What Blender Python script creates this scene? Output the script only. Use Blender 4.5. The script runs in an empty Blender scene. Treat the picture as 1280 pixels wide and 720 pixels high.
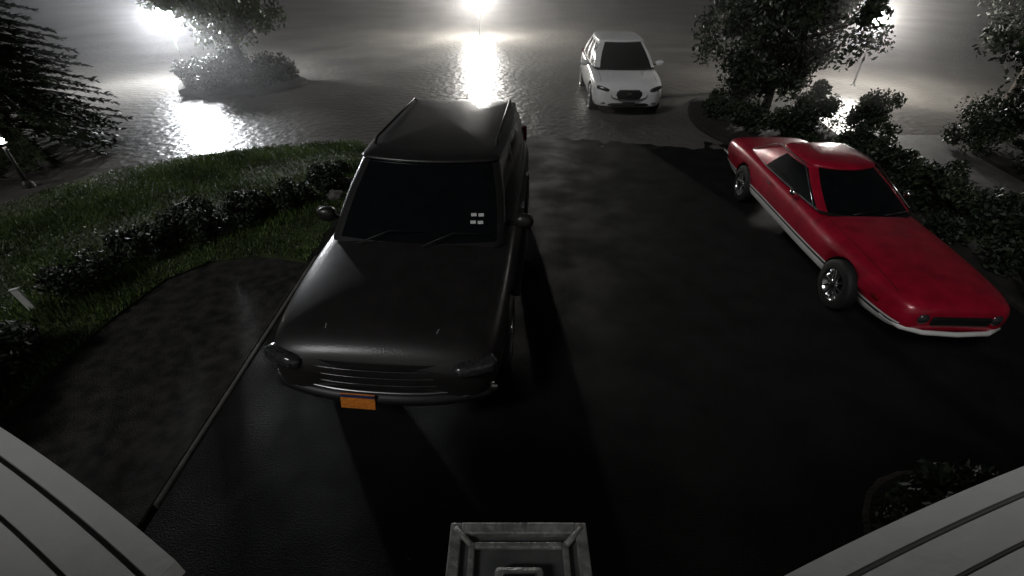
import bpy, bmesh, math, random
import numpy as np
from mathutils import Vector, Matrix
random.seed(4); rng=np.random.default_rng(4)
S=bpy.context.scene
S.view_settings.view_transform='Standard'; S.view_settings.look='None'; S.view_settings.exposure=0
R=math.radians

# ------------------------------------------------------------ materials
def mat(name,c1,c2=None,rough=.5,metal=0,scale=5,bump=0,bscale=40,coat=0,spec=.5,emit=None,estr=0,detail=6,r2=None,bdist=.02,ior=None):
    m=bpy.data.materials.new(name); m.use_nodes=True
    nt=m.node_tree; b=nt.nodes['Principled BSDF']
    tc=nt.nodes.new('ShaderNodeTexCoord')
    b.inputs['Roughness'].default_value=rough; b.inputs['Metallic'].default_value=metal
    b.inputs['Coat Weight'].default_value=coat; b.inputs['Coat Roughness'].default_value=.08
    b.inputs['Specular IOR Level'].default_value=spec
    if ior: b.inputs['IOR'].default_value=ior
    if c2 is None: c2=tuple(x*.8 for x in c1)
    n=nt.nodes.new('ShaderNodeTexNoise'); n.inputs['Scale'].default_value=scale; n.inputs['Detail'].default_value=detail
    nt.links.new(tc.outputs['Object'],n.inputs['Vector'])
    cr=nt.nodes.new('ShaderNodeValToRGB'); cr.color_ramp.elements[0].position=.35; cr.color_ramp.elements[1].position=.65
    cr.color_ramp.elements[0].color=(*c2,1); cr.color_ramp.elements[1].color=(*c1,1)
    nt.links.new(n.outputs['Fac'],cr.inputs['Fac']); nt.links.new(cr.outputs['Color'],b.inputs['Base Color'])
    if r2 is not None:
        mr=nt.nodes.new('ShaderNodeMapRange'); mr.inputs['From Min'].default_value=.35; mr.inputs['From Max'].default_value=.65
        mr.inputs['To Min'].default_value=rough; mr.inputs['To Max'].default_value=r2
        n3=nt.nodes.new('ShaderNodeTexNoise'); n3.inputs['Scale'].default_value=scale*.6; nt.links.new(tc.outputs['Object'],n3.inputs['Vector'])
        nt.links.new(n3.outputs['Fac'],mr.inputs['Value']); nt.links.new(mr.outputs['Result'],b.inputs['Roughness'])
    if bump:
        n2=nt.nodes.new('ShaderNodeTexNoise'); n2.inputs['Scale'].default_value=bscale; n2.inputs['Detail'].default_value=4
        nt.links.new(tc.outputs['Object'],n2.inputs['Vector'])
        bp=nt.nodes.new('ShaderNodeBump'); bp.inputs['Strength'].default_value=bump; bp.inputs['Distance'].default_value=bdist
        nt.links.new(n2.outputs['Fac'],bp.inputs['Height']); nt.links.new(bp.outputs['Normal'],b.inputs['Normal'])
        if coat: nt.links.new(bp.outputs['Normal'],b.inputs['Coat Normal'])
    if emit:
        b.inputs['Emission Color'].default_value=(*emit,1); b.inputs['Emission Strength'].default_value=estr
    return m
M_asph=mat('wet_asphalt',(.013,.0125,.0125),(.006,.006,.006),rough=.55,r2=.8,scale=2.2,bump=1,bscale=75,bdist=.016,spec=.16)
M_water=mat('flood_water',(.135,.127,.115),(.08,.075,.07),rough=.30,r2=.44,scale=.35,bump=1,bscale=4.5,bdist=.05,ior=1.33)
M_soil=mat('soil',(.022,.019,.015),(.009,.008,.007),rough=.9,bump=.8,bscale=25)
M_lawn=mat('lawn_ground',(.05,.075,.02),(.02,.03,.01),rough=.85,scale=2.5,bump=1,bscale=40)
M_grass=mat('grass_blades',(.13,.20,.045),(.04,.07,.02),rough=.5,scale=1.3)
M_leaf=mat('leaves',(.12,.16,.055),(.04,.065,.022),rough=.45,scale=1.6)
M_leafd=mat('leaves_dark',(.036,.055,.023),(.011,.018,.009),rough=.55,scale=1.6)
M_need=mat('needles',(.045,.07,.03),(.015,.026,.012),rough=.55,scale=2)
M_bark=mat('bark',(.07,.055,.04),(.03,.024,.018),rough=.9,bump=1,bscale=30)
M_conc=mat('concrete',(.17,.165,.155),(.10,.098,.09),rough=.8,scale=4,bump=.4,bscale=60,spec=.2)
M_path=mat('wet_path',(.10,.098,.092),(.055,.053,.05),rough=.5,r2=.7,scale=2,bump=.6,bscale=60)
M_pad=mat('gravel_pad',(.050,.047,.043),(.018,.017,.016),rough=.85,scale=7,bump=1,bscale=55,detail=10,spec=.2)
M_white=mat('white_trim',(.80,.80,.78),(.74,.74,.72),rough=.45,scale=5,bump=.08,bscale=30)
M_siding=mat('siding',(.5,.5,.47),(.42,.42,.4),rough=.6,scale=3)
M_gap=mat('trim_gap',(.28,.28,.27),rough=.8)
M_black=mat('black_plastic',(.012,.012,.012),rough=.45)
M_rub=mat('rubber',(.015,.015,.015),rough=.65,bump=.3,bscale=60)
M_glass=mat('car_glass',(.006,.007,.008),(.004,.005,.006),rough=.08,spec=.6,bump=.12,bscale=60,bdist=.004)
M_chrome=mat('chrome',(.7,.7,.7),(.6,.6,.6),rough=.15,metal=1)
M_alu=mat('alloy',(.5,.5,.5),(.4,.4,.4),rough=.28,metal=1)
M_head=mat('headlamp_glass',(.35,.36,.38),(.2,.2,.22),rough=.1,metal=.5,scale=30)
M_headd=mat('smoked_headlamp',(.07,.07,.075),(.03,.03,.032),rough=.12,metal=.3,scale=30,coat=.5)
M_tail=mat('tail_glass',(.25,.01,.01),rough=.15,coat=1)
M_dark=mat('dark_paint',(.024,.021,.020),(.016,.015,.014),rough=.42,metal=.1,coat=.4,bump=.4,bscale=90,bdist=.004)
M_red=mat('red_paint',(.48,.008,.034),(.34,.006,.024),rough=.32,metal=.1,coat=.8,bump=.4,bscale=90,bdist=.004)
M_wpaint=mat('white_paint',(.82,.82,.82),(.78,.78,.78),rough=.3,coat=.7,bump=.2,bscale=110,bdist=.003)
M_stripe=mat('white_stripe',(.8,.8,.78),(.7,.7,.67),rough=.4)
M_plate=mat('plate_orange',(.80,.26,.03),(.6,.17,.02),rough=.4,scale=40)
M_navy=mat('plate_navy',(.02,.03,.10),rough=.5)
M_metal=mat('lantern_metal',(.42,.42,.40),(.22,.22,.20),rough=.45,metal=.2,scale=25,bump=.3,bscale=80)
M_lglass=mat('lantern_glass',(.16,.17,.16),(.08,.085,.08),rough=.25,scale=12)
M_post=mat('post_paint',(.03,.03,.03),rough=.5)
M_roof=mat('shingles',(.06,.055,.05),(.03,.03,.03),rough=.9,scale=12,bump=1,bscale=20)
M_rock=mat('rock',(.16,.15,.14),(.07,.065,.06),rough=.8,scale=4,bump=1,bscale=12)
def bulb(name,strength,col=(1,.96,.88)):
    return mat(name,(.8,.8,.8),emit=col,estr=strength)

# ------------------------------------------------------------ helpers
def link(o,parent=None):
    S.collection.objects.link(o)
    if parent: o.parent=parent
    return o
def empty(name,loc=(0,0,0),rz=0,sc=1):
    e=bpy.data.objects.new(name,None); e.location=loc; e.rotation_euler=(0,0,rz); e.scale=(sc,)*3 if not isinstance(sc,tuple) else sc
    e.empty_display_size=.2
    return link(e)
def mesh(name,v,f,mats,parent=None,mi=None,smooth=False):
    me=bpy.data.meshes.new(name); me.from_pydata([tuple(p) for p in v],[],[tuple(q) for q in f])
    for m in (mats if isinstance(mats,(list,tuple)) else [mats]): me.materials.append(m)
    if mi is not None: me.polygons.foreach_set('material_index',mi)
    if smooth: me.polygons.foreach_set('use_smooth',[True]*len(me.polygons))
    me.update()
    return link(bpy.data.objects.new(name,me),parent)
def box(name,c,s,m,parent=None,rot=(0,0,0),bev=.01):
    bm=bmesh.new(); bmesh.ops.create_cube(bm,size=1)
    for v in bm.verts: v.co=Vector((v.co.x*s[0],v.co.y*s[1],v.co.z*s[2]))
    if bev: bmesh.ops.bevel(bm,geom=bm.edges[:],offset=min(bev,min(s)*.4),segments=2,affect='EDGES',profile=.5)
    me=bpy.data.meshes.new(name); bm.to_mesh(me); bm.free(); me.materials.append(m)
    o=bpy.data.objects.new(name,me); o.location=c; o.rotation_euler=rot
    return link(o,parent)
def tubegeo(pts,rad,seg=8,V=None,F=None):
    V=[] if V is None else V; F=[] if F is None else F
    base=len(V); n=len(pts)
    for i,p in enumerate(pts):
        p=Vector(p); d=(Vector(pts[min(i+1,n-1)])-Vector(pts[max(i-1,0)])).normalized()
        a=d.cross(Vector((0,0,1)))
        if a.length<.05: a=d.cross(Vector((1,0,0)))
        a.normalize(); b=d.cross(a)
        for k in range(seg):
            t=2*math.pi*k/seg; V.append(p+(a*math.cos(t)+b*math.sin(t))*rad[i])
    for i in range(n-1):
        for k in range(seg):
            F.append((base+i*seg+k,base+i*seg+(k+1)%seg,base+(i+1)*seg+(k+1)%seg,base+(i+1)*seg+k))
    F.append(tuple(base+k for k in range(seg))[::-1]); F.append(tuple(base+(n-1)*seg+k for k in range(seg)))
    return V,F
def tube(name,pts,rad,m,parent=None,seg=10):
    if not isinstance(rad,(list,tuple)): rad=[rad]*len(pts)
    V,F=tubegeo(pts,rad,seg); return mesh(name,V,F,m,parent,smooth=True)
def lathe(name,prof,m,parent,loc=(0,0,0),axis='x',seg=40):
    V=[];F=[]
    for (a,r) in prof:
        for k in range(seg):
            t=2*math.pi*k/seg
            V.append((a,r*math.cos(t),r*math.sin(t)) if axis=='x' else (r*math.cos(t),r*math.sin(t),a))
    for i in range(len(prof)-1):
        for k in range(seg): F.append((i*seg+k,i*seg+(k+1)%seg,(i+1)*seg+(k+1)%seg,(i+1)*seg+k))
    o=mesh(name,V,F,m,parent,smooth=True); o.location=loc; return o
def ell(name,c,s,m,parent=None,rot=(0,0,0),e=1.0):
    bm=bmesh.new(); bmesh.ops.create_uvsphere(bm,u_segments=24,v_segments=14,radius=1)
    for v in bm.verts:
        v.co=Vector([math.copysign(abs(q)**e,q)*k for q,k in zip(v.co,s)])
    for f in bm.faces: f.smooth=True
    me=bpy.data.meshes.new(name); bm.to_mesh(me); bm.free(); me.materials.append(m)
    o=bpy.data.objects.new(name,me); o.location=c; o.rotation_euler=rot
    return link(o,parent)
def slab(name,poly,z0,z1,m,parent=None,inset=.12):
    n=len(poly); cx=sum(p[0] for p in poly)/n; cy=sum(p[1] for p in poly)/n
    V=[(x,y,z0) for x,y in poly]
    def ins(p,d):
        l=math.hypot(p[0]-cx,p[1]-cy); k=(l-d)/l; return (cx+(p[0]-cx)*k,cy+(p[1]-cy)*k)
    V+=[(*ins(p,inset*.3),z1-.03) for p in poly]+[(*ins(p,inset),z1) for p in poly]
    F=[]
    for j in range(2):
        for i in range(n): F.append((j*n+i,j*n+(i+1)%n,(j+1)*n+(i+1)%n,(j+1)*n+i))
    F.append(tuple(2*n+i for i in range(n)))
    return mesh(name,V,F,m,parent)
def smoothpoly(P,it=2):
    for _ in range(it):
        Q=[]
        for i in range(len(P)):
            a=P[i];b=P[(i+1)%len(P)]
            Q+=[(a[0]*.75+b[0]*.25,a[1]*.75+b[1]*.25),(a[0]*.25+b[0]*.75,a[1]*.25+b[1]*.75)]
        P=Q
    return P

# ------------------------------------------------------------ vehicles
def ring(w,zb,zs,zc):
    h=zs-zb
    hp=[(0,zb),(.8*w,zb),(.95*w,zb+.05),(.995*w,zb+.35*h),(w,zb+.62*h),(.975*w,zs-.07),(.91*w,zs),(.6*w,zs+(zc-zs)*.75),(0,zc)]
    return hp+[(-x,z) for x,z in hp[-2:0:-1]]
def car_body(name,st,paint,wheels,wr,wdepth,parent,zcuts=(),ycuts=(),classify=None,mats=None,xcuts=()):
    V=[];F=[];n=16
    for (y,w,zb,zs,zc) in st: V+=[(x,y,z) for x,z in ring(w,zb,zs,zc)]
    for i in range(len(st)-1):
        for k in range(n): F.append((i*n+k,i*n+(k+1)%n,(i+1)*n+(k+1)%n,(i+1)*n+k))
    F.append(tuple(range(n))); F.append(tuple((len(st)-1)*n+k for k in range(n))[::-1])
    mats=mats or [paint,M_black,M_stripe]
    o=mesh(name,V,F,mats,None,smooth=True)
    bm=bmesh.new(); bm.from_mesh(o.data); bmesh.ops.recalc_face_normals(bm,faces=bm.faces); bm.to_mesh(o.data); bm.free()
    sm=o.modifiers.new('s','SUBSURF'); sm.levels=2; sm.render_levels=2
    W=max(s[1] for s in st); cs=[]
    for (wy,wz) in wheels:
        for sx in (-1,1):
            bm=bmesh.new(); bmesh.ops.create_cone(bm,cap_ends=True,segments=40,radius1=wr,radius2=wr,depth=wdepth*2,matrix=Matrix.Translation((sx*(W+.02),wy,wz))@Matrix.Rotation(math.pi/2,4,'Y'))
            for f in bm.faces: f.material_index=1
            me=bpy.data.meshes.new('cut'); bm.to_mesh(me); bm.free()
            for m in mats: me.materials.append(m)
            c=link(bpy.data.objects.new('cut',me)); cs.append(c)
            b=o.modifiers.new('b','BOOLEAN'); b.operation='DIFFERENCE'; b.object=c; b.solver='EXACT'
    dg=bpy.context.evaluated_depsgraph_get()
    me=bpy.data.meshes.new_from_object(o.evaluated_get(dg)); me.name=name
    o.modifiers.clear(); o.data=me
    for c in cs: bpy.data.objects.remove(c)
    bm=bmesh.new(); bm.from_mesh(me)
    def cut(co,no): bmesh.ops.bisect_plane(bm,geom=bm.verts[:]+bm.edges[:]+bm.faces[:],plane_co=co,plane_no=no,dist=1e-5)
    for z in zcuts: cut((0,0,z),(0,0,1))
    for y in ycuts: cut((0,y,0),(0,1,0))
    for x in xcuts: cut((x,0,0),(1,0,0))
    if classify:
        for f in bm.faces:
            if f.material_index==0:
                f.material_index=classify(f.calc_center_median(),f.normal)
    for f in bm.faces: f.smooth=True
    bm.to_mesh(me); bm.free()
    if len(me.materials)==0:
        for m in mats: me.materials.append(m)
    o.parent=parent
    return o
def greenhouse(name,yb0,yt0,yt1,yb1,wb,wt,zb,zt,paint,parent,pillars,bow=.1,crown=.05,r=.16,roofmat=None):
    ns=26; nc=6; nf=12
    def outline(yf,yr,w,k=1.0):
        P=[];tag=[]
        cy=(yf+yr)/2; wi=w*.95
        def fx(t): return yf-bow*(1-t*t)
        for i in range(ns+1):
            u=i/ns; P.append((w*(1-.05*(2*u-1)**2),yf+r+(yr-yf-2*r)*u)); tag.append(('s',u))
        for i in range(1,nc):
            a=math.pi/2*i/nc; P.append((wi-r+r*math.cos(a),yr-r+r*math.sin(a)*.8)); tag.append(('c',1))
        for i in range(nf+1):
            u=i/nf; x=(wi-r)*(1-2*u); P.append((x,yr-r*.2+.05*(1-(x/w)**2))); tag.append(('r',u))
        for i in range(1,nc):
            a=math.pi/2*(1-i/nc); P.append((-(wi-r+r*math.cos(a)),yr-r+r*math.sin(a)*.8)); tag.append(('c',1))
        for i in range(ns+1):
            u=1-i/ns; P.append((-w*(1-.05*(2*u-1)**2),yf+r+(yr-yf-2*r)*u)); tag.append(('s',u))
        t1=(wi-r)/wi; cA=Vector((wi,yf+r)); cC=Vector((wi-r,fx(t1))); cB=Vector((wi,fx(t1)+2*bow*t1/wi*r))
        def q(t): p=cA*(1-t)**2+cB*2*t*(1-t)+cC*t*t; return p.x,p.y
        for i in range(1,nc):
            x,y=q(i/nc); P.append((-x,y)); tag.append(('c',0))
        for i in range(nf+1):
            u=i/nf; x=-(wi-r)*(1-2*u); P.append((x,fx(x/wi))); tag.append(('f',u))
        for i in range(1,nc):
            x,y=q(1-i/nc); P.append((x,y)); tag.append(('c',0))
        return [((x)*k,cy+(y-cy)*k) for x,y in P],tag
    V=[];F=[];MI=[];L=[0,.06,.3,.6,.9,1]
    def lv(s):
        return yb0+(yt0-yb0)*s, yb1+(yt1-yb1)*s, wb+(wt-wb)*s+.03*math.sin(math.pi*s), zb+(zt-.05-zb)*s
    for s in L:
        yf,yr,w,z=lv(s); P,tag=outline(yf,yr,w); V+=[(x,y,z) for x,y in P]
    n=len(P)
    for j in range(len(L)-1):
        for i in range(n):
            F.append((j*n+i,j*n+(i+1)%n,(j+1)*n+(i+1)%n,(j+1)*n+i))
            t=tag[i]; m=0
            if t[0]=='c' : m=1
            if t[0]=='s':
                for a,b in pillars:
                    if a<=t[1]<=b: m=1
            if j==len(L)-2 : m=1 if t[0]!='f' else m
            if j==0: m=2
            MI.append(m)
    mesh(name+'_glass',V,F,[M_glass,paint,M_black],parent,MI,smooth=True)
    V=[];F=[]; yf,yr,w,z=lv(1)
    LL=[(1.0,-.012),(1.018,-.004),(1.024,.010),(1.0,.028),(.93,.05),(.8,.05+crown*.35),(.6,.05+crown*.7),(.35,.05+crown*.93),(.02,.05+crown)]
    for k,dz in LL:
        P,_=outline(yf,yr,w,k); V+=[(x,y,z+dz) for x,y in P]
    for j in range(len(LL)-1):
        for i in range(n): F.append((j*n+i,j*n+(i+1)%n,(j+1)*n+(i+1)%n,(j+1)*n+i))
    F.append(tuple((len(LL)-1)*n+i for i in range(n)))
    mesh(name+'_roof',V,F,roofmat or paint,parent,smooth=True)
def wheel(name,x,y,r,w,parent,spokes=5,tire=.72,rimmat=None,sw=.05):
    rimmat=rimmat or M_alu
    e=bpy.data.objects.new(name,None); link(e,parent); e.location=(x,y,r); s=1 if x>0 else -1
    h=w/2
    lathe(name+'_tire',[(-h,r*tire),(-h,r*.9),(-h*.8,r*.985),(-h*.3,r),(h*.3,r),(h*.8,r*.985),(h,r*.9),(h,r*tire),(h*.6,r*tire*.97)],M_rub,e)
    rr=r*tire
    lathe(name+'_rim',[(s*h*.98,rr*1.03),(s*h*1.02,rr*.98),(s*h*.9,rr*.92),(s*h*.2,rr*.88),(s*h*.1,rr*.1),(s*h*.1,0.001)],rimmat,e)
    lathe(name+'_back',[(s*h*.15,rr*.87),(s*h*.16,.001)],M_black,e)
    lathe(name+'_hub',[(s*h*.5,.07),(s*h*.95,.055),(s*h*.98,.02),(s*h*.98,.001)],rimmat,e,seg=20)
    for i in range(spokes):
        a=2*math.pi*i/spokes
        box(name+'_spoke',(s*h*.72,math.cos(a)*rr*.48,math.sin(a)*rr*.48),(.03,rr*.92,sw),rimmat,e,rot=(a,0,0),bev=.008)
    return e

def dark_suv():
    E=empty('dark_suv',(-1.27,3.08,.03),R(-4.5),(1.17,1.08,1.02))
    st=[(0.0,.62,.40,.70,.75),(.04,.82,.36,.82,.88),(.13,.92,.33,.92,.99),(.32,.97,.31,1.0,1.07),(.8,1.0,.30,1.07,1.14),(1.4,1.01,.3,1.12,1.19),(2.0,1.01,.3,1.15,1.22),(2.8,1.01,.3,1.16,1.2),(3.8,1.01,.3,1.16,1.2),(4.9,1.0,.31,1.16,1.2),(5.35,.98,.34,1.13,1.17),(5.55,.93,.4,1.06,1.1),(5.6,.84,.46,.98,1.02)]
    yc=[2.05,2.062,3.15,3.162,4.2,4.212]
    def cl(c,n):
        if n.z<.6 and abs(c.x)>.8 and c.z>.42:
            for a in (2.05,3.15,4.2):
                if a<c.y<a+.012: return 1
        if n.z>.3 and .36<c.y<1.5 and .82<abs(c.x)<.828: return 1
        if c.z<.40: return 1
        return 0
    car_body('body',st,M_dark,[(1.05,.42),(4.45,.42)],.46,.26,E,zcuts=(.40,),ycuts=yc,xcuts=(.82,.828,-.82,-.828),classify=cl)
    greenhouse('cabin',1.62,2.58,5.15,5.48,.94,.80,1.15,1.84,M_dark,E,[(.25,.29),(.56,.60),(.93,1)],bow=.13,crown=.04,r=.11)
    for y in (1.05,4.45):
        for x in (-.88,.88): wheel('wheel',x,y,.41,.27,E,6)
    for sx in (-1,1):
        ell('headlamp',(sx*.78,.12,.82),(.19,.10,.075),M_headd,E,rot=(R(-12),sx*R(-4),sx*R(22)),e=.65)
        ell('fog_lamp',(sx*.72,.06,.50),(.08,.04,.04),M_headd,E,rot=(0,0,sx*R(20)))
        tube('roof_rail',[(sx*.70,2.9,1.85),(sx*.70,3.0,1.90),(sx*.70,4.9,1.90),(sx*.70,5.0,1.85)],.016,M_black,E)
        ell('mirror',(sx*1.07,2.05,1.25),(.10,.08,.09),M_dark,E,e=.8)
        box('mirror_arm',(sx*.98,2.08,1.2),(.16,.06,.04),M_black,E)
        box('tail_lamp',(sx*.86,5.50,1.1),(.14,.1,.4),M_tail,E,bev=.02)
        for y in (2.95,4.02): box('door_handle',(sx*1.005,y,1.0),(.04,.16,.03),M_chrome,E)
        tube('hood_crease',[(sx*.46,.28,1.025),(sx*.56,.8,1.092),(sx*.64,1.4,1.15)],[.008,.014,.008],M_dark,E)
        box('running_board',(sx*.98,2.75,.33),(.14,1.9,.05),M_black,E)
    def arc(z,wx,dy,y0,n=15): return [(wx*t,y0+dy*abs(t)**2.6,z) for t in np.linspace(-1,1,n)]
    V=[];F=[]
    A=arc(.60,.56,.04,-.012);B=arc(.86,.58,.05,.02)
    for p in A+B: V.append(p)
    for i in range(14): F.append((i,i+1,15+i+1,15+i))
    mesh('grille',V,F,M_black,E)
    for z,w in ((.64,.55),(.72,.56),(.80,.57)): tube('grille_bar',[(x,y-.012+(z-.6)*.1,zz) for x,y,zz in arc(z,w,.045,-.012)],.006,M_headd,E,6)
    tube('bumper',arc(.47,.95,.20,-.01,21),[.03]+[.07]*19+[.03],M_black,E,12)
    tube('bumper_chrome',arc(.56,.93,.20,-.035,21),.010,M_alu,E,8)
    box('license_plate',(-.16,-.09,.49),(.29,.012,.155),M_plate,E,rot=(R(-16),0,R(-1)),bev=.004)
    box('plate_band',(-.16,-.085,.548),(.285,.014,.026),M_navy,E,rot=(R(-16),0,R(-1)),bev=.003)
    for x in (.1,-.55):
        tube('wiper',[(x,1.45,1.215),(x+.28,1.63,1.29),(x+.62,1.66,1.28)],.008,M_black,E,6)
    for i,(dx,dz) in enumerate([(0,0),(.075,0),(0,.055),(.075,.055)]):
        box('windscreen_sticker',(.56+dx,1.82+dz*1.4,1.335+dz),(.055,.004,.04),M_stripe,E,rot=(R(-55),0,R(10)),bev=0)
dark_suv()

def white_suv():
    E=empty('white_suv',(3.45,14.5,-.10),R(-2),(1.16,1.13,1.13))
    st=[(0.0,.50,.34,.62,.66),(.04,.70,.29,.72,.78),(.14,.82,.25,.80,.88),(.34,.89,.24,.87,.96),(.8,.93,.23,.94,1.02),(1.3,.93,.23,.99,1.07),(1.9,.93,.23,1.02,1.07),(3.4,.93,.24,1.05,1.09),(4.1,.92,.28,1.06,1.1),(4.45,.86,.34,1.0,1.04),(4.55,.74,.42,.92,.95)]
    def cl(c,n):
        if n.z<.6 and abs(c.x)>.7 and c.z>.34:
            for a in (1.75,2.7,3.55):
                if a<c.y<a+.012: return 1
        if n.z>.3 and .3<c.y<1.3 and .70<abs(c.x)<.708: return 1
        if c.z<.32: return 1
        return 0
    car_body('body',st,M_wpaint,[(.85,.36),(3.65,.36)],.41,.25,E,zcuts=(.32,),ycuts=[1.75,1.762,2.7,2.712,3.55,3.562],xcuts=(.70,.708,-.70,-.708),classify=cl)
    greenhouse('cabin',1.12,2.15,3.85,4.4,.85,.64,1.03,1.62,M_wpaint,E,[(.22,.27),(.53,.58),(.88,1)],bow=.18,crown=.05,r=.14)
    for y in (.85,3.65):
        for x in (-.81,.81): wheel('wheel',x,y,.35,.23,E,5)
    for sx in (-1,1):
        ell('headlamp',(sx*.66,.14,.735),(.19,.09,.05),M_headd,E,rot=(R(-15),sx*R(-10),sx*R(30)),e=.75)
        ell('mirror',(sx*1.02,1.62,1.1),(.11,.07,.07),M_wpaint,E,e=.8)
        box('mirror_arm',(sx*.92,1.64,1.06),(.14,.05,.03),M_black,E)
        box('tail_lamp',(sx*.74,4.42,.98),(.26,.1,.12),M_tail,E,bev=.02)
        ell('fog_lamp',(sx*.62,.06,.40),(.09,.04,.03),M_head,E)
        for y in (2.5,3.3): box('door_handle',(sx*.925,y,.9),(.03,.15,.025),M_chrome,E)
        tube('hood_crease',[(sx*.30,.25,.895),(sx*.44,.7,.985),(sx*.52,1.15,1.04)],[.008,.012,.008],M_wpaint,E)
    V=[];F=[]
    for z,w,y0 in ((.50,.36,-.02),(.60,.46,-.015),(.68,.50,.0),(.73,.46,.02)):
        for t in np.linspace(-1,1,13): V.append((w*t,y0+.05*abs(t)**2.5,z))
    for j in range(3):
        for i in range(12): F.append((j*13+i,j*13+i+1,(j+1)*13+i+1,(j+1)*13+i))
    mesh('grille',V,F,M_black,E)
    tube('grille_trim',[(-.52,.06,.69),(-.42,0,.54),(-.2,-.035,.485),(.2,-.035,.485),(.42,0,.54),(.52,.06,.69)],.014,M_chrome,E,8)
    box('emblem',(0,-.03,.64),(.11,.02,.06),M_alu,E,bev=.01)
    tube('lower_intake',[(-.7,.12,.37),(-.4,.02,.37),(0,-.005,.37),(.4,.02,.37),(.7,.12,.37)],.04,M_black,E)
    box('license_plate',(0,-.05,.40),(.31,.012,.10),M_headd,E,bev=.004)
white_suv()

def red_coupe():
    E=empty('red_classic_coupe',(5.06,4.08,.03),R(-2.0),(.87,1.0,1.02))
    st=[(0.0,.52,.44,.64,.67),(.04,.66,.36,.71,.76),(.25,.78,.28,.76,.83),(1.2,.88,.24,.80,.89),(2.2,.91,.23,.83,.91),(3.3,.90,.23,.85,.9),(4.0,.91,.23,.88,.92),(4.7,.93,.25,.91,.95),(5.3,.90,.32,.88,.92),(5.62,.86,.38,.84,.87),(5.7,.74,.44,.78,.80)]
    def cl(c,n):
        if abs(c.x)>.66 and n.z<.6:
            for a in (2.25,3.62):
                if a<c.y<a+.012 and c.z>.50: return 1
            if .29<c.z<.42 or .45<c.z<.475: return 2
            if .42<c.z<.45: return 1
        if n.z>.3 and .3<c.y<1.98 and .66<abs(c.x)<.668: return 1
        if c.z>.6 and n.z>.3 and 1.98<c.y<1.99: return 1
        if n.z>.3 and 4.95<c.y<4.96 and abs(c.x)<.66: return 1
        return 0
    car_body('body',st,M_red,[(1.05,.33),(4.45,.33)],.375,.24,E,zcuts=(.29,.42,.45,.475),ycuts=[2.25,2.262,3.62,3.632,1.98,1.99,4.95,4.96],xcuts=(.66,.668,-.66,-.668),classify=cl)
    greenhouse('cabin',2.05,2.98,3.95,4.85,.80,.61,.87,1.29,M_red,E,[(.70,1)],bow=.18,crown=.05,r=.11)
    for y in (1.05,4.45):
        for x in (-.81,.81): wheel('wheel',x,y,.335,.22,E,10,tire=.66,rimmat=M_chrome,sw=.03)
    for sx in (-1,1):
        o=lathe('headlamp_ring',[(-.03,.09),(-.05,.10),(-.05,.085),(-.02,.08)],M_chrome,E,axis='z'); o.rotation_euler=(R(90),0,0); o.location=(sx*.46,.05,.58)
        ell('headlamp',(sx*.46,.03,.58),(.08,.05,.07),M_headd,E)
        box('quarter_bumper',(sx*.80,5.55,.55),(.18,.28,.09),M_chrome,E,bev=.03)
        box('tail_lamp',(sx*.5,5.69,.66),(.5,.05,.12),M_tail,E,bev=.02)
        ell('mirror',(sx*.98,2.55,.98),(.07,.06,.05),M_chrome,E)
        box('mirror_arm',(sx*.91,2.57,.93),(.10,.03,.03),M_chrome,E)
        box('door_handle',(sx*.915,3.45,.76),(.03,.14,.025),M_chrome,E)
        tube('drip_rail',[(sx*.80,2.22,.90),(sx*.645,3.02,1.25),(sx*.66,3.5,1.262),(sx*.63,4.0,1.25),(sx*.78,4.65,.93)],.009,M_chrome,E,6)
        box('side_marker',(sx*.815,.42,.6),(.03,.12,.04),M_tail,E)
    tube('front_bumper',[(-.74,.32,.42),(-.64,.08,.42),(-.42,-.02,.42),(0,-.05,.42),(.42,-.02,.42),(.64,.08,.42),(.74,.32,.42)],[.02,.03,.03,.03,.03,.03,.02],M_stripe,E)
    box('grille',(0,.01,.57),(.74,.07,.11),M_black,E,bev=.02)
    box('rear_bumper',(0,5.68,.52),(1.5,.12,.10),M_chrome,E,bev=.03)
    for x in (-.35,.15): tube('wiper',[(x,1.90,.935),(x+.45,1.98,.965)],.008,M_black,E,6)
red_coupe()

# ------------------------------------------------------------ ground
mesh('ground',[(-300,-60,-.32),(300,-60,-.32),(300,400,-.32),(-300,400,-.32)],[(0,1,2,3)],M_soil)
mesh('flood_water',[(-70,8,-.03),(70,8,-.03),(70,75,-.03),(-70,75,-.03)],[(0,1,2,3)],M_water)
V=[];F=[]
ys=list(np.linspace(-.2,8.5,6))+list(np.linspace(8.8,15,50)); xs=list(np.linspace(-3.1,6.9,110))
for y in ys:
    for x in xs:
        t=max(0,(y-8.8)); z=.03-.0055*t*t
        if t>0: z+=min(1,t*.6)*(.014*math.sin(x*.9+.4)+.010*math.sin(x*2.1+y*1.3)*math.sin(y*2.4+x*.7)+.007*math.sin(x*5.3+y*3.1)*math.sin(y*5-x*3)+.004*math.sin(x*13+y*4)*math.sin(y*11))
        V.append((x,y,max(z,-.25)))
n=len(xs)
for j in range(len(ys)-1):
    for i in range(n-1): F.append((j*n+i,j*n+i+1,(j+1)*n+i+1,(j+1)*n+i))
mesh('driveway',V,F,M_asph,smooth=True)
box('driveway_kerb',(-3.150,4.35,-.005),(.05,4.2,.09),M_conc,None,bev=.015)
slab('gravel_pad',[(-5.35,1.2),(-3.18,1.2),(-3.18,6.6),(-3.9,6.9),(-4.6,6.75),(-5.1,6.3),(-5.35,5.6)],-.3,.035,M_pad,None,.02)
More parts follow.
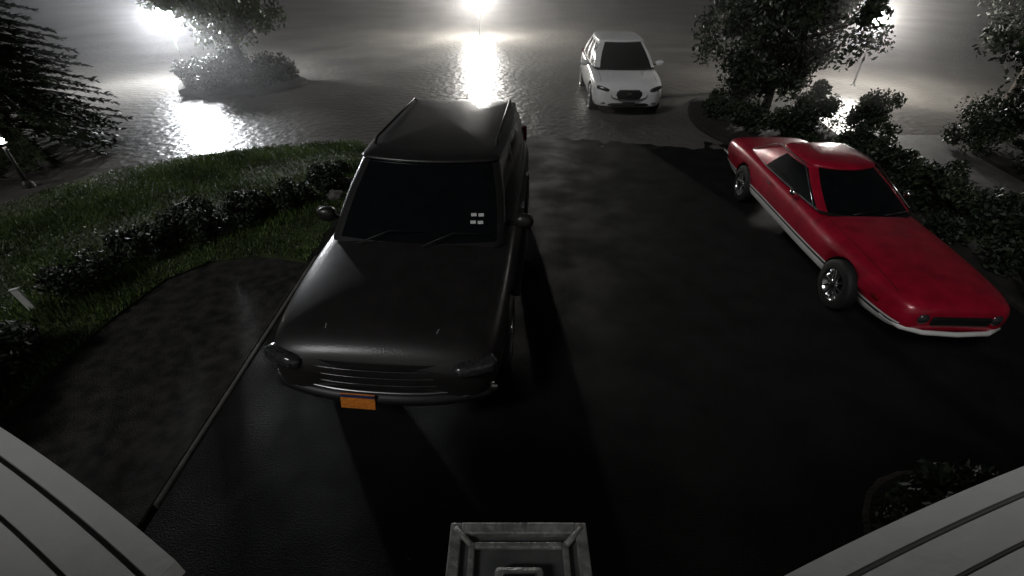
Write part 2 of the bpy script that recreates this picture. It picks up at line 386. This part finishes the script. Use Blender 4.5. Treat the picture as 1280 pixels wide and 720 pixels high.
lawn=[(-3.18,6.2),(-3.2,11.2),(-3.9,11.9),(-6.0,11.6),(-7.6,10.9),(-8.8,10.0),(-9.6,8.6),(-10.2,7.0),(-11.0,4.6),(-11.2,-.2),(-5.35,-.2),(-5.3,4.6),(-5.12,5.7),(-4.7,6.2),(-4.0,6.4)]
slab('lawn',lawn,-.3,.09,M_lawn,None,.12)
bedR=smoothpoly([(5.2,12.2),(6.95,9.8),(6.97,3),(8.28,3),(8.3,9),(8.7,12.2),(9.2,15.5),(8.0,17.2),(6.2,17.0),(5.2,14.6)],3)
slab('planting_bed',bedR,-.3,.06,M_soil,None,.15)
slab('wet_path',[(8.36,-.2),(10.6,-.2),(10.8,9),(11.4,12.6),(9.0,12.6),(8.4,9)],-.3,.03,M_path,None,.03)
slab('planting_bed',smoothpoly([(10.62,-.2),(22,-.2),(22,12),(16,13.3),(11.6,12.8),(10.82,9)],2),-.3,.09,M_soil,None,.1)
isl=[(-10.0+2.3*math.cos(t)*(1+.08*math.sin(3*t)),18.4+1.9*math.sin(t)) for t in np.linspace(0,2*math.pi,24,endpoint=False)]
slab('planting_bed',isl,-.3,.12,M_soil,None,.3)
slab('lawn',[(-70,75),(70,75),(70,140),(-70,140)],-.32,.2,M_lawn,None,1)

def inpoly(x,y,P):
    c=np.zeros(len(x),bool); n=len(P)
    for i in range(n):
        x1,y1=P[i]; x2,y2=P[(i+1)%n]
        if y1==y2: continue
        k=((y1>y)!=(y2>y))&(x<(x2-x1)*(y-y1)/(y2-y1)+x1); c^=k
    return c
def fastmesh(name,v,nper,m,parent=None):
    nf=len(v)//nper; me=bpy.data.meshes.new(name)
    me.vertices.add(len(v)); me.vertices.foreach_set('co',v.ravel().astype(np.float32))
    me.loops.add(nf*nper); me.loops.foreach_set('vertex_index',np.arange(nf*nper,dtype=np.int32))
    me.polygons.add(nf); me.polygons.foreach_set('loop_start',np.arange(0,nf*nper,nper,dtype=np.int32))
    me.materials.append(m); me.update(calc_edges=True); me.validate()
    return link(bpy.data.objects.new(name,me),parent)
def grass(name,P,dens,z,h=(.05,.13)):
    P=np.array(P); lo=P.min(0); hi=P.max(0); n=int((hi-lo).prod()*dens)
    x=rng.uniform(lo[0],hi[0],n); y=rng.uniform(lo[1],hi[1],n)
    k=inpoly(x,y,[tuple(p) for p in P]); x=x[k];y=y[k]; n=len(x)
    patch=.65+.5*np.sin(x*1.7+np.sin(y*2.1))*np.sin(y*1.3+1)
    H=rng.uniform(*h,n)*np.clip(patch,.35,1.3); a=rng.uniform(0,6.28,n); w=rng.uniform(.006,.012,n); l=rng.uniform(0,.06,n); b=rng.uniform(0,6.28,n)
    v=np.zeros((n,3,3))
    v[:,0]=np.stack([x-w*np.cos(a),y-w*np.sin(a),np.full(n,z)],1)
    v[:,1]=np.stack([x+w*np.cos(a),y+w*np.sin(a),np.full(n,z)],1)
    v[:,2]=np.stack([x+l*np.cos(b),y+l*np.sin(b),z+H],1)
    return fastmesh(name,v.reshape(-1,3),3,M_grass)
grass('grass',lawn,1200,.085)

def leaves(name,centers,rad,nper,size,m,parent=None,flat=1.0):
    C=np.repeat(np.array(centers),nper,0); rr=np.repeat(np.array(rad),nper)
    n=len(C); d=rng.normal(size=(n,3)); d/=np.linalg.norm(d,axis=1)[:,None]
    p=C+d*(rr*rng.uniform(.1,1.25,n)**.7)[:,None]*np.array([1,1,flat])
    a=rng.normal(size=(n,3)); a/=np.linalg.norm(a,axis=1)[:,None]
    b=np.cross(a,rng.normal(size=(n,3))); b/=np.linalg.norm(b,axis=1)[:,None]
    s=(size*rng.uniform(.5,1.5,n))[:,None]
    v=np.stack([p-a*s,p+b*s*.45,p+a*s,p-b*s*.45],1)
    v[:,:,2]=np.maximum(v[:,:,2],.03)
    return fastmesh(name,v.reshape(-1,3),4,m,parent)
def tree(name,loc,h,cr,cz,cs,ncl,nper,leafm,size=.06,trunk=.11,clr=.42):
    E=empty(name,loc)
    V=[];F=[]
    tubegeo([(0,0,-.1),(.04,.02,h*.25),(-.03,.05,h*.55),(.02,0,h*.85)],[trunk*1.3,trunk,trunk*.7,trunk*.25],9,V,F)
    cen=[];rad=[]
    for i in range(ncl):
        d=rng.normal(size=3); d/=np.linalg.norm(d); k=rng.uniform(.15,1.1)**.5
        c=np.array([d[0]*cr*k,d[1]*cr*k,cz+d[2]*cs*k]); c[:2]*=1+.28*math.sin(i*2.3)
        cen.append(c); rad.append(clr*rng.uniform(.45,1.4))
        if i%3==0:
            s=np.array([0,0,max(.35*h,min(c[2]-.6,h*.6))*rng.uniform(.75,1)]); mid=(s+c)/2+np.array([0,0,-.08])
            tubegeo([tuple(s),tuple(mid),tuple(c)],[trunk*.45,trunk*.28,trunk*.08],6,V,F)
    mesh('trunk_and_limbs',V,F,M_bark,E,smooth=True)
    leaves('crown',cen,rad,nper,size,leafm,E)
    return E
def shrub(name,loc,r,h,m=M_leafd,n=14,nper=140,size=.04):
    E=empty(name,loc); V=[];F=[];cen=[];rad=[]
    for i in range(n):
        a=random.uniform(0,6.28);k=random.uniform(0,1)**.5*r*.75; z=random.uniform(.2,.85)*h
        cen.append((k*math.cos(a),k*math.sin(a),z)); rad.append(r*random.uniform(.25,.42))
        tubegeo([(0,0,-.02),(k*.4*math.cos(a),k*.4*math.sin(a),z*.5),cen[-1]],[.014,.01,.004],5,V,F)
    mesh('stems',V,F,M_bark,E); leaves('foliage',cen,rad,nper,size,m,E); return E
tree('deciduous_tree',(-9.9,18.6,.1),4.6,1.9,2.8,1.4,64,300,M_leaf,.07)
tree('deciduous_tree',(7.6,14.6,.05),4.4,1.8,2.2,1.6,80,300,M_leafd,.065)
tree('deciduous_tree',(9.2,17.8,-.05),5.0,1.5,3.2,1.2,46,260,M_leafd,.065)
tree('deciduous_tree',(15.2,15.0,.05),5.0,1.9,3.0,1.5,50,260,M_leafd,.065)
tree('deciduous_tree',(12.6,10.6,.05),4.6,1.8,2.4,1.7,64,280,M_leafd,.065)
for (x,y,r,h) in [(-9.0,17.6,.75,.8),(-10.2,17.3,.8,.9),(-11.2,17.9,.7,.8),(-10.2,18.8,.9,1.1),(-8.7,18.7,.8,.9)]:
    shrub('round_shrub',(x,y,.1),r,h,M_leafd,20,220,.05)
for (x,y,r,h) in [(-3.75,8.9,.38,.5),(-4.2,8.2,.42,.4),(-4.7,7.5,.45,.42),(-5.3,7.0,.5,.45),(-5.9,6.4,.5,.4),(-3.8,9.7,.3,.3),(-6.2,5.5,.45,.42),(-4.9,8.1,.4,.3),(-5.7,7.5,.42,.3)]:
    shrub('low_shrub',(x,y,.08),r,h,M_leafd,16,240,.032)
for (x,y,r,h) in [(-5.9,3.9,.5,.6),(-5.8,3.1,.55,.7),(-5.5,2.3,.5,.7),(3.3,1.75,.42,.7),(3.75,2.2,.35,.5),(7.5,4.9,.6,.9),(7.7,5.9,.6,.9),(7.6,7.0,.65,1.0),(7.7,8.1,.6,.9),(7.6,9.1,.65,1.0),(7.7,10.2,.65,1.0),(9.6,12.9,.6,1.0),(6.4,12.9,.6,.7),(6.1,14.2,.6,.7),(7.0,11.8,.65,.9),(7.4,16,.7,.8),(8.3,13.2,.7,.9),(11.4,11.4,.8,1.1),(11.4,9.4,.8,1.2),(11.3,7.6,.8,1.2),(12.8,12.3,.8,1.1)]:
    shrub('shrub',(x,y,.05),r,h,M_leafd,22,230,.042)
slab('planting_bed',smoothpoly([(2.6,-.2),(5.2,-.2),(5.1,1.9),(4.3,2.7),(3.2,2.6),(2.7,1.6)]),.0,.05,M_soil,None,.1)
for (x,y,s) in [(-3.45,8.5,.16),(-3.4,9.2,.13),(-3.5,7.9,.11)]:
    o=ell('garden_rock',(x,y,.13),(s,s*.8,s*.7),M_rock)
    for v in o.data.vertices: v.co*=1+.18*math.sin(v.co.x*31+v.co.y*23)*math.cos(v.co.z*37)

def conifer(name,loc,h,r):
    E=empty(name,loc); V=[];F=[]
    tubegeo([(0,0,-.1),(0,0,h*.5),(0,0,h)],[.2,.13,.02],9,V,F)
    P=[]
    z=.6
    while z<h-.1:
        f=1-(z-.6)/(h-.6); L=r*(f**.8)*1.0+.12
        nb=int(10+8*f)
        for i in range(nb):
            a=2*math.pi*i/nb+z*5+random.uniform(-.2,.2); l=L*random.uniform(.7,1.12)
            end=np.array([l*math.cos(a),l*math.sin(a),z-.25*l]); st=np.array([0,0,z])
            mid=(st+end)/2+np.array([0,0,.08*l])
            tubegeo([tuple(st),tuple(mid),tuple(end)],[.020,.013,.004],4,V,F)
            for k in range(int(240*l/r)+12):
                t=random.uniform(.15,1.03)**.8; c=(1-t)**2*st+2*t*(1-t)*mid+t*t*end
                side=random.choice((-1,1)); d=np.array([math.cos(a+side*random.uniform(.2,1.3)),math.sin(a+side*random.uniform(.2,1.3)),random.uniform(-.7,.25)])
                ln=random.uniform(.07,.22)*(1.25-t*.5); e=c+d*ln
                w=np.array([-d[1],d[0],random.uniform(-.8,.8)])*random.uniform(.012,.034)
                P+= [c-w*.4,(c+e)/2+w,e,(c+e)/2-w]
        z+=random.uniform(.17,.23)
    mesh('trunk_and_limbs',V,F,M_bark,E); fastmesh('needles',np.array(P),4,M_need,E)
conifer('pine_tree',(-12.3,11.6,-.1),6.2,2.3)
conifer('pine_tree',(-13.8,8.0,-.1),6.0,2.1)
E=empty('white_marker_post',(-6.45,4.95,.08),R(15)); box('post',(0,0,.17),(.10,.03,.36),M_white,E,rot=(0,R(-8),0)); box('cap',(-.025,0,.36),(.115,.045,.02),M_white,E,rot=(0,R(-8),0))

# ------------------------------------------------------------ lamps
def post_lamp(name,loc,h,r,power,col=(1,.96,.9)):
    E=empty(name,loc); L=power/(4*math.pi**2*r*r)
    lathe('base',[(-.25,.12),(.05,.12),(.1,.07),(.12,.05)],M_post,E,axis='z',seg=16)
    tube('pole',[(0,0,0),(0,0,h-r-.03)],.035,M_post,E)
    lathe('collar',[(h-r-.06,.04),(h-r-.03,.09),(h-r+.01,.09)],M_post,E,axis='z',seg=16)
    ell('globe',(0,0,h),(r,r,r),bulb(name+'_glow',L,col),E)
    lathe('finial',[(h+r-.01,.05),(h+r+.03,.04),(h+r+.08,.001)],M_post,E,axis='z',seg=12)
post_lamp('post_lamp',(-1.9,31,-.1),2.15,.24,4200)
post_lamp('post_lamp',(-12.6,19.6,-.1),2.3,.24,3800,(.93,.96,1))
post_lamp('post_lamp',(12.7,18.6,-.1),2.2,.22,1900)
post_lamp('garden_lamp',(-10.2,9.3,0),.95,.06,25)
bpy_m=bpy.data.materials.new('rain_mist'); bpy_m.use_nodes=True; nt=bpy_m.node_tree; nt.nodes.remove(nt.nodes['Principled BSDF'])
vs=nt.nodes.new('ShaderNodeVolumeScatter'); vs.inputs['Density'].default_value=.010; vs.inputs['Anisotropy'].default_value=.7
nt.links.new(vs.outputs['Volume'],nt.nodes['Material Output'].inputs['Volume'])
box('rain_mist',(0,43,4.1),(130,62,8.6),bpy_m,None,bev=0)

# ------------------------------------------------------------ house behind / below the camera
H=empty('house')
box('wall',(0,-.45,1.95),(14,.3,4.3),M_siding,H,bev=0)
for i in range(27): box('clapboard',(0,-.295,.1+i*.15),(14,.018,.135),M_siding,H,rot=(R(4),0,0),bev=.003)
box('garage_door',(0,-.27,1.15),(5.2,.05,2.3),M_white,H)
for z in (.55,1.1,1.65,2.2):
    for i in range(8): box('door_panel',(-2.25+i*.643,-.235,z-.25),(.52,.03,.40),M_white,H,bev=.012)
def ledge(name,p0,p1,bow):
    p0=Vector(p0);p1=Vector(p1); d=(p1-p0).normalized(); nrm=Vector((-d.y,d.x,0))
    if nrm.y<0: nrm=-nrm
    prof=[(.00,-.05,0),(.00,.0,0),(-.045,.006,0),(-.047,-.006,1),(-.054,-.006,1),(-.056,.008,0),(-.12,.018,0),(-.122,.008,1),(-.127,.008,1),(-.129,.02,0),(-.30,.06,0),(-.302,.052,1),(-.308,.052,1),(-.310,.062,0),(-.9,.2,0)]
    V=[];F=[];MI=[]
    N=25
    for k in range(N):
        t=k/(N-1); a=p0.lerp(p1,t)+nrm*bow*4*t*(1-t)
        for (o,z,_) in prof: V.append(a+nrm*o+Vector((0,0,z)))
    n=len(prof)
    for k in range(N-1):
        for i in range(n-1): F.append((k*n+i,k*n+i+1,(k+1)*n+i+1,(k+1)*n+i)); MI.append(1 if (prof[i][2] or prof[i+1][2]) else 0)
    b=len(V)
    V.append(p0+nrm*-.9+Vector((0,0,-.05)));V.append(p1+nrm*-.9+Vector((0,0,-.05)))
    F.append(tuple(list(range(n))+[b])); MI.append(0)
    F.append(tuple([(N-1)*n+i for i in range(n)][::-1]+[b+1])); MI.append(0)
    mesh(name,V,F,[M_white,M_gap],H,MI)
ledge('eave',(-.68,.45,3.0),(-2.6,1.25,3.0),.06)
ledge('eave',(.42,.375,3.0),(2.6,1.00,3.0),.06)
box('roof',(0,-2.2,4.0),(15,3.6,.2),M_roof,H,rot=(R(-4),0,0),bev=0)
Lh=empty('wall_lantern',(0.01,.281,3.12),0,.82)
def frame(name,w,z,t,m):
    for sx in (-1,1):
        box(name,(sx*(w/2-t/2),0,z),(t,w,t*.8),m,Lh,bev=.003); box(name,(0,sx*(w/2-t/2),z+.001),(w-2*t+.002,t,t*.8),m,Lh,bev=.003)
frame('top_frame',.26,.17,.022,M_metal); frame('inner_frame',.185,.176,.012,M_metal); frame('bottom_frame',.20,-.12,.02,M_metal)
box('top_glass',(0,0,.160),(.24,.24,.012),M_lglass,Lh,bev=.002)
box('cap',(0,-.0,.185),(.085,.085,.03),M_metal,Lh,bev=.008); box('cap_inner',(0,0,.202),(.055,.055,.008),M_black,Lh,bev=.002)
for sx in (-1,1):
    for sy in (-1,1):
        tube('corner_bar',[(sx*.119,sy*.119,.165),(sx*.09,sy*.09,-.12)],.009,M_metal,Lh,6)
        tube('rib',[(sx*.12,sy*.12,.176),(sx*.088,sy*.088,.178)],.006,M_metal,Lh,6)
    mesh('side_glass',[(sx*.112,-.112,.15),(sx*.112,.112,.15),(sx*.085,.085,-.11),(sx*.085,-.085,-.11)],[(0,1,2,3)],M_lglass,Lh)
    mesh('side_glass',[(-.112,sx*.112,.15),(.112,sx*.112,.15),(.085,sx*.085,-.11),(-.085,sx*.085,-.11)],[(0,1,2,3)],M_lglass,Lh)
tube('arm',[(0,-.13,-.12),(0,-.3,-.2),(0,-.66,-.1)],.014,M_metal,Lh)
box('back_plate',(0,-.68,-.08),(.12,.03,.24),M_metal,Lh)

cen=[];rad=[]
for i in range(160):
    x=rng.uniform(-90,90); cen.append((x,rng.uniform(85,110),rng.uniform(1,9)+2*math.sin(x*.2))); rad.append(rng.uniform(1.5,3))
leaves('distant_trees',cen,rad,110,.45,M_leafd)

# ------------------------------------------------------------ sky, weak night key, camera
w=bpy.data.worlds.new('World'); S.world=w; w.use_nodes=True; nt=w.node_tree
bg=nt.nodes['Background']; sk=nt.nodes.new('ShaderNodeTexSky'); sk.sky_type='NISHITA'; sk.sun_disc=False
d=Vector((-.55,-.5,.67)).normalized()
sk.sun_elevation=math.asin(d.z); sk.sun_rotation=math.atan2(d.x,d.y)
hs=nt.nodes.new('ShaderNodeHueSaturation'); hs.inputs['Saturation'].default_value=.2
nt.links.new(sk.outputs['Color'],hs.inputs['Color']); nt.links.new(hs.outputs['Color'],bg.inputs['Color'])
bg.inputs['Strength'].default_value=.003
sl=bpy.data.lights.new('added_night_key','SUN'); sl.energy=.66; sl.angle=R(14); so=bpy.data.objects.new('added_night_key',sl)  # sun lamp added behind the camera to brighten cars and lawn, no real moon
so.rotation_euler=d.to_track_quat('Z','Y').to_euler(); link(so)
cd=bpy.data.cameras.new('camera'); co=bpy.data.objects.new('camera',cd); link(co)
cd.sensor_width=36; cd.lens=36*586/1280; cd.clip_start=.02; cd.clip_end=900
co.location=(0,0,4); co.rotation_euler=(R(90-35.6),0,0)
S.camera=co
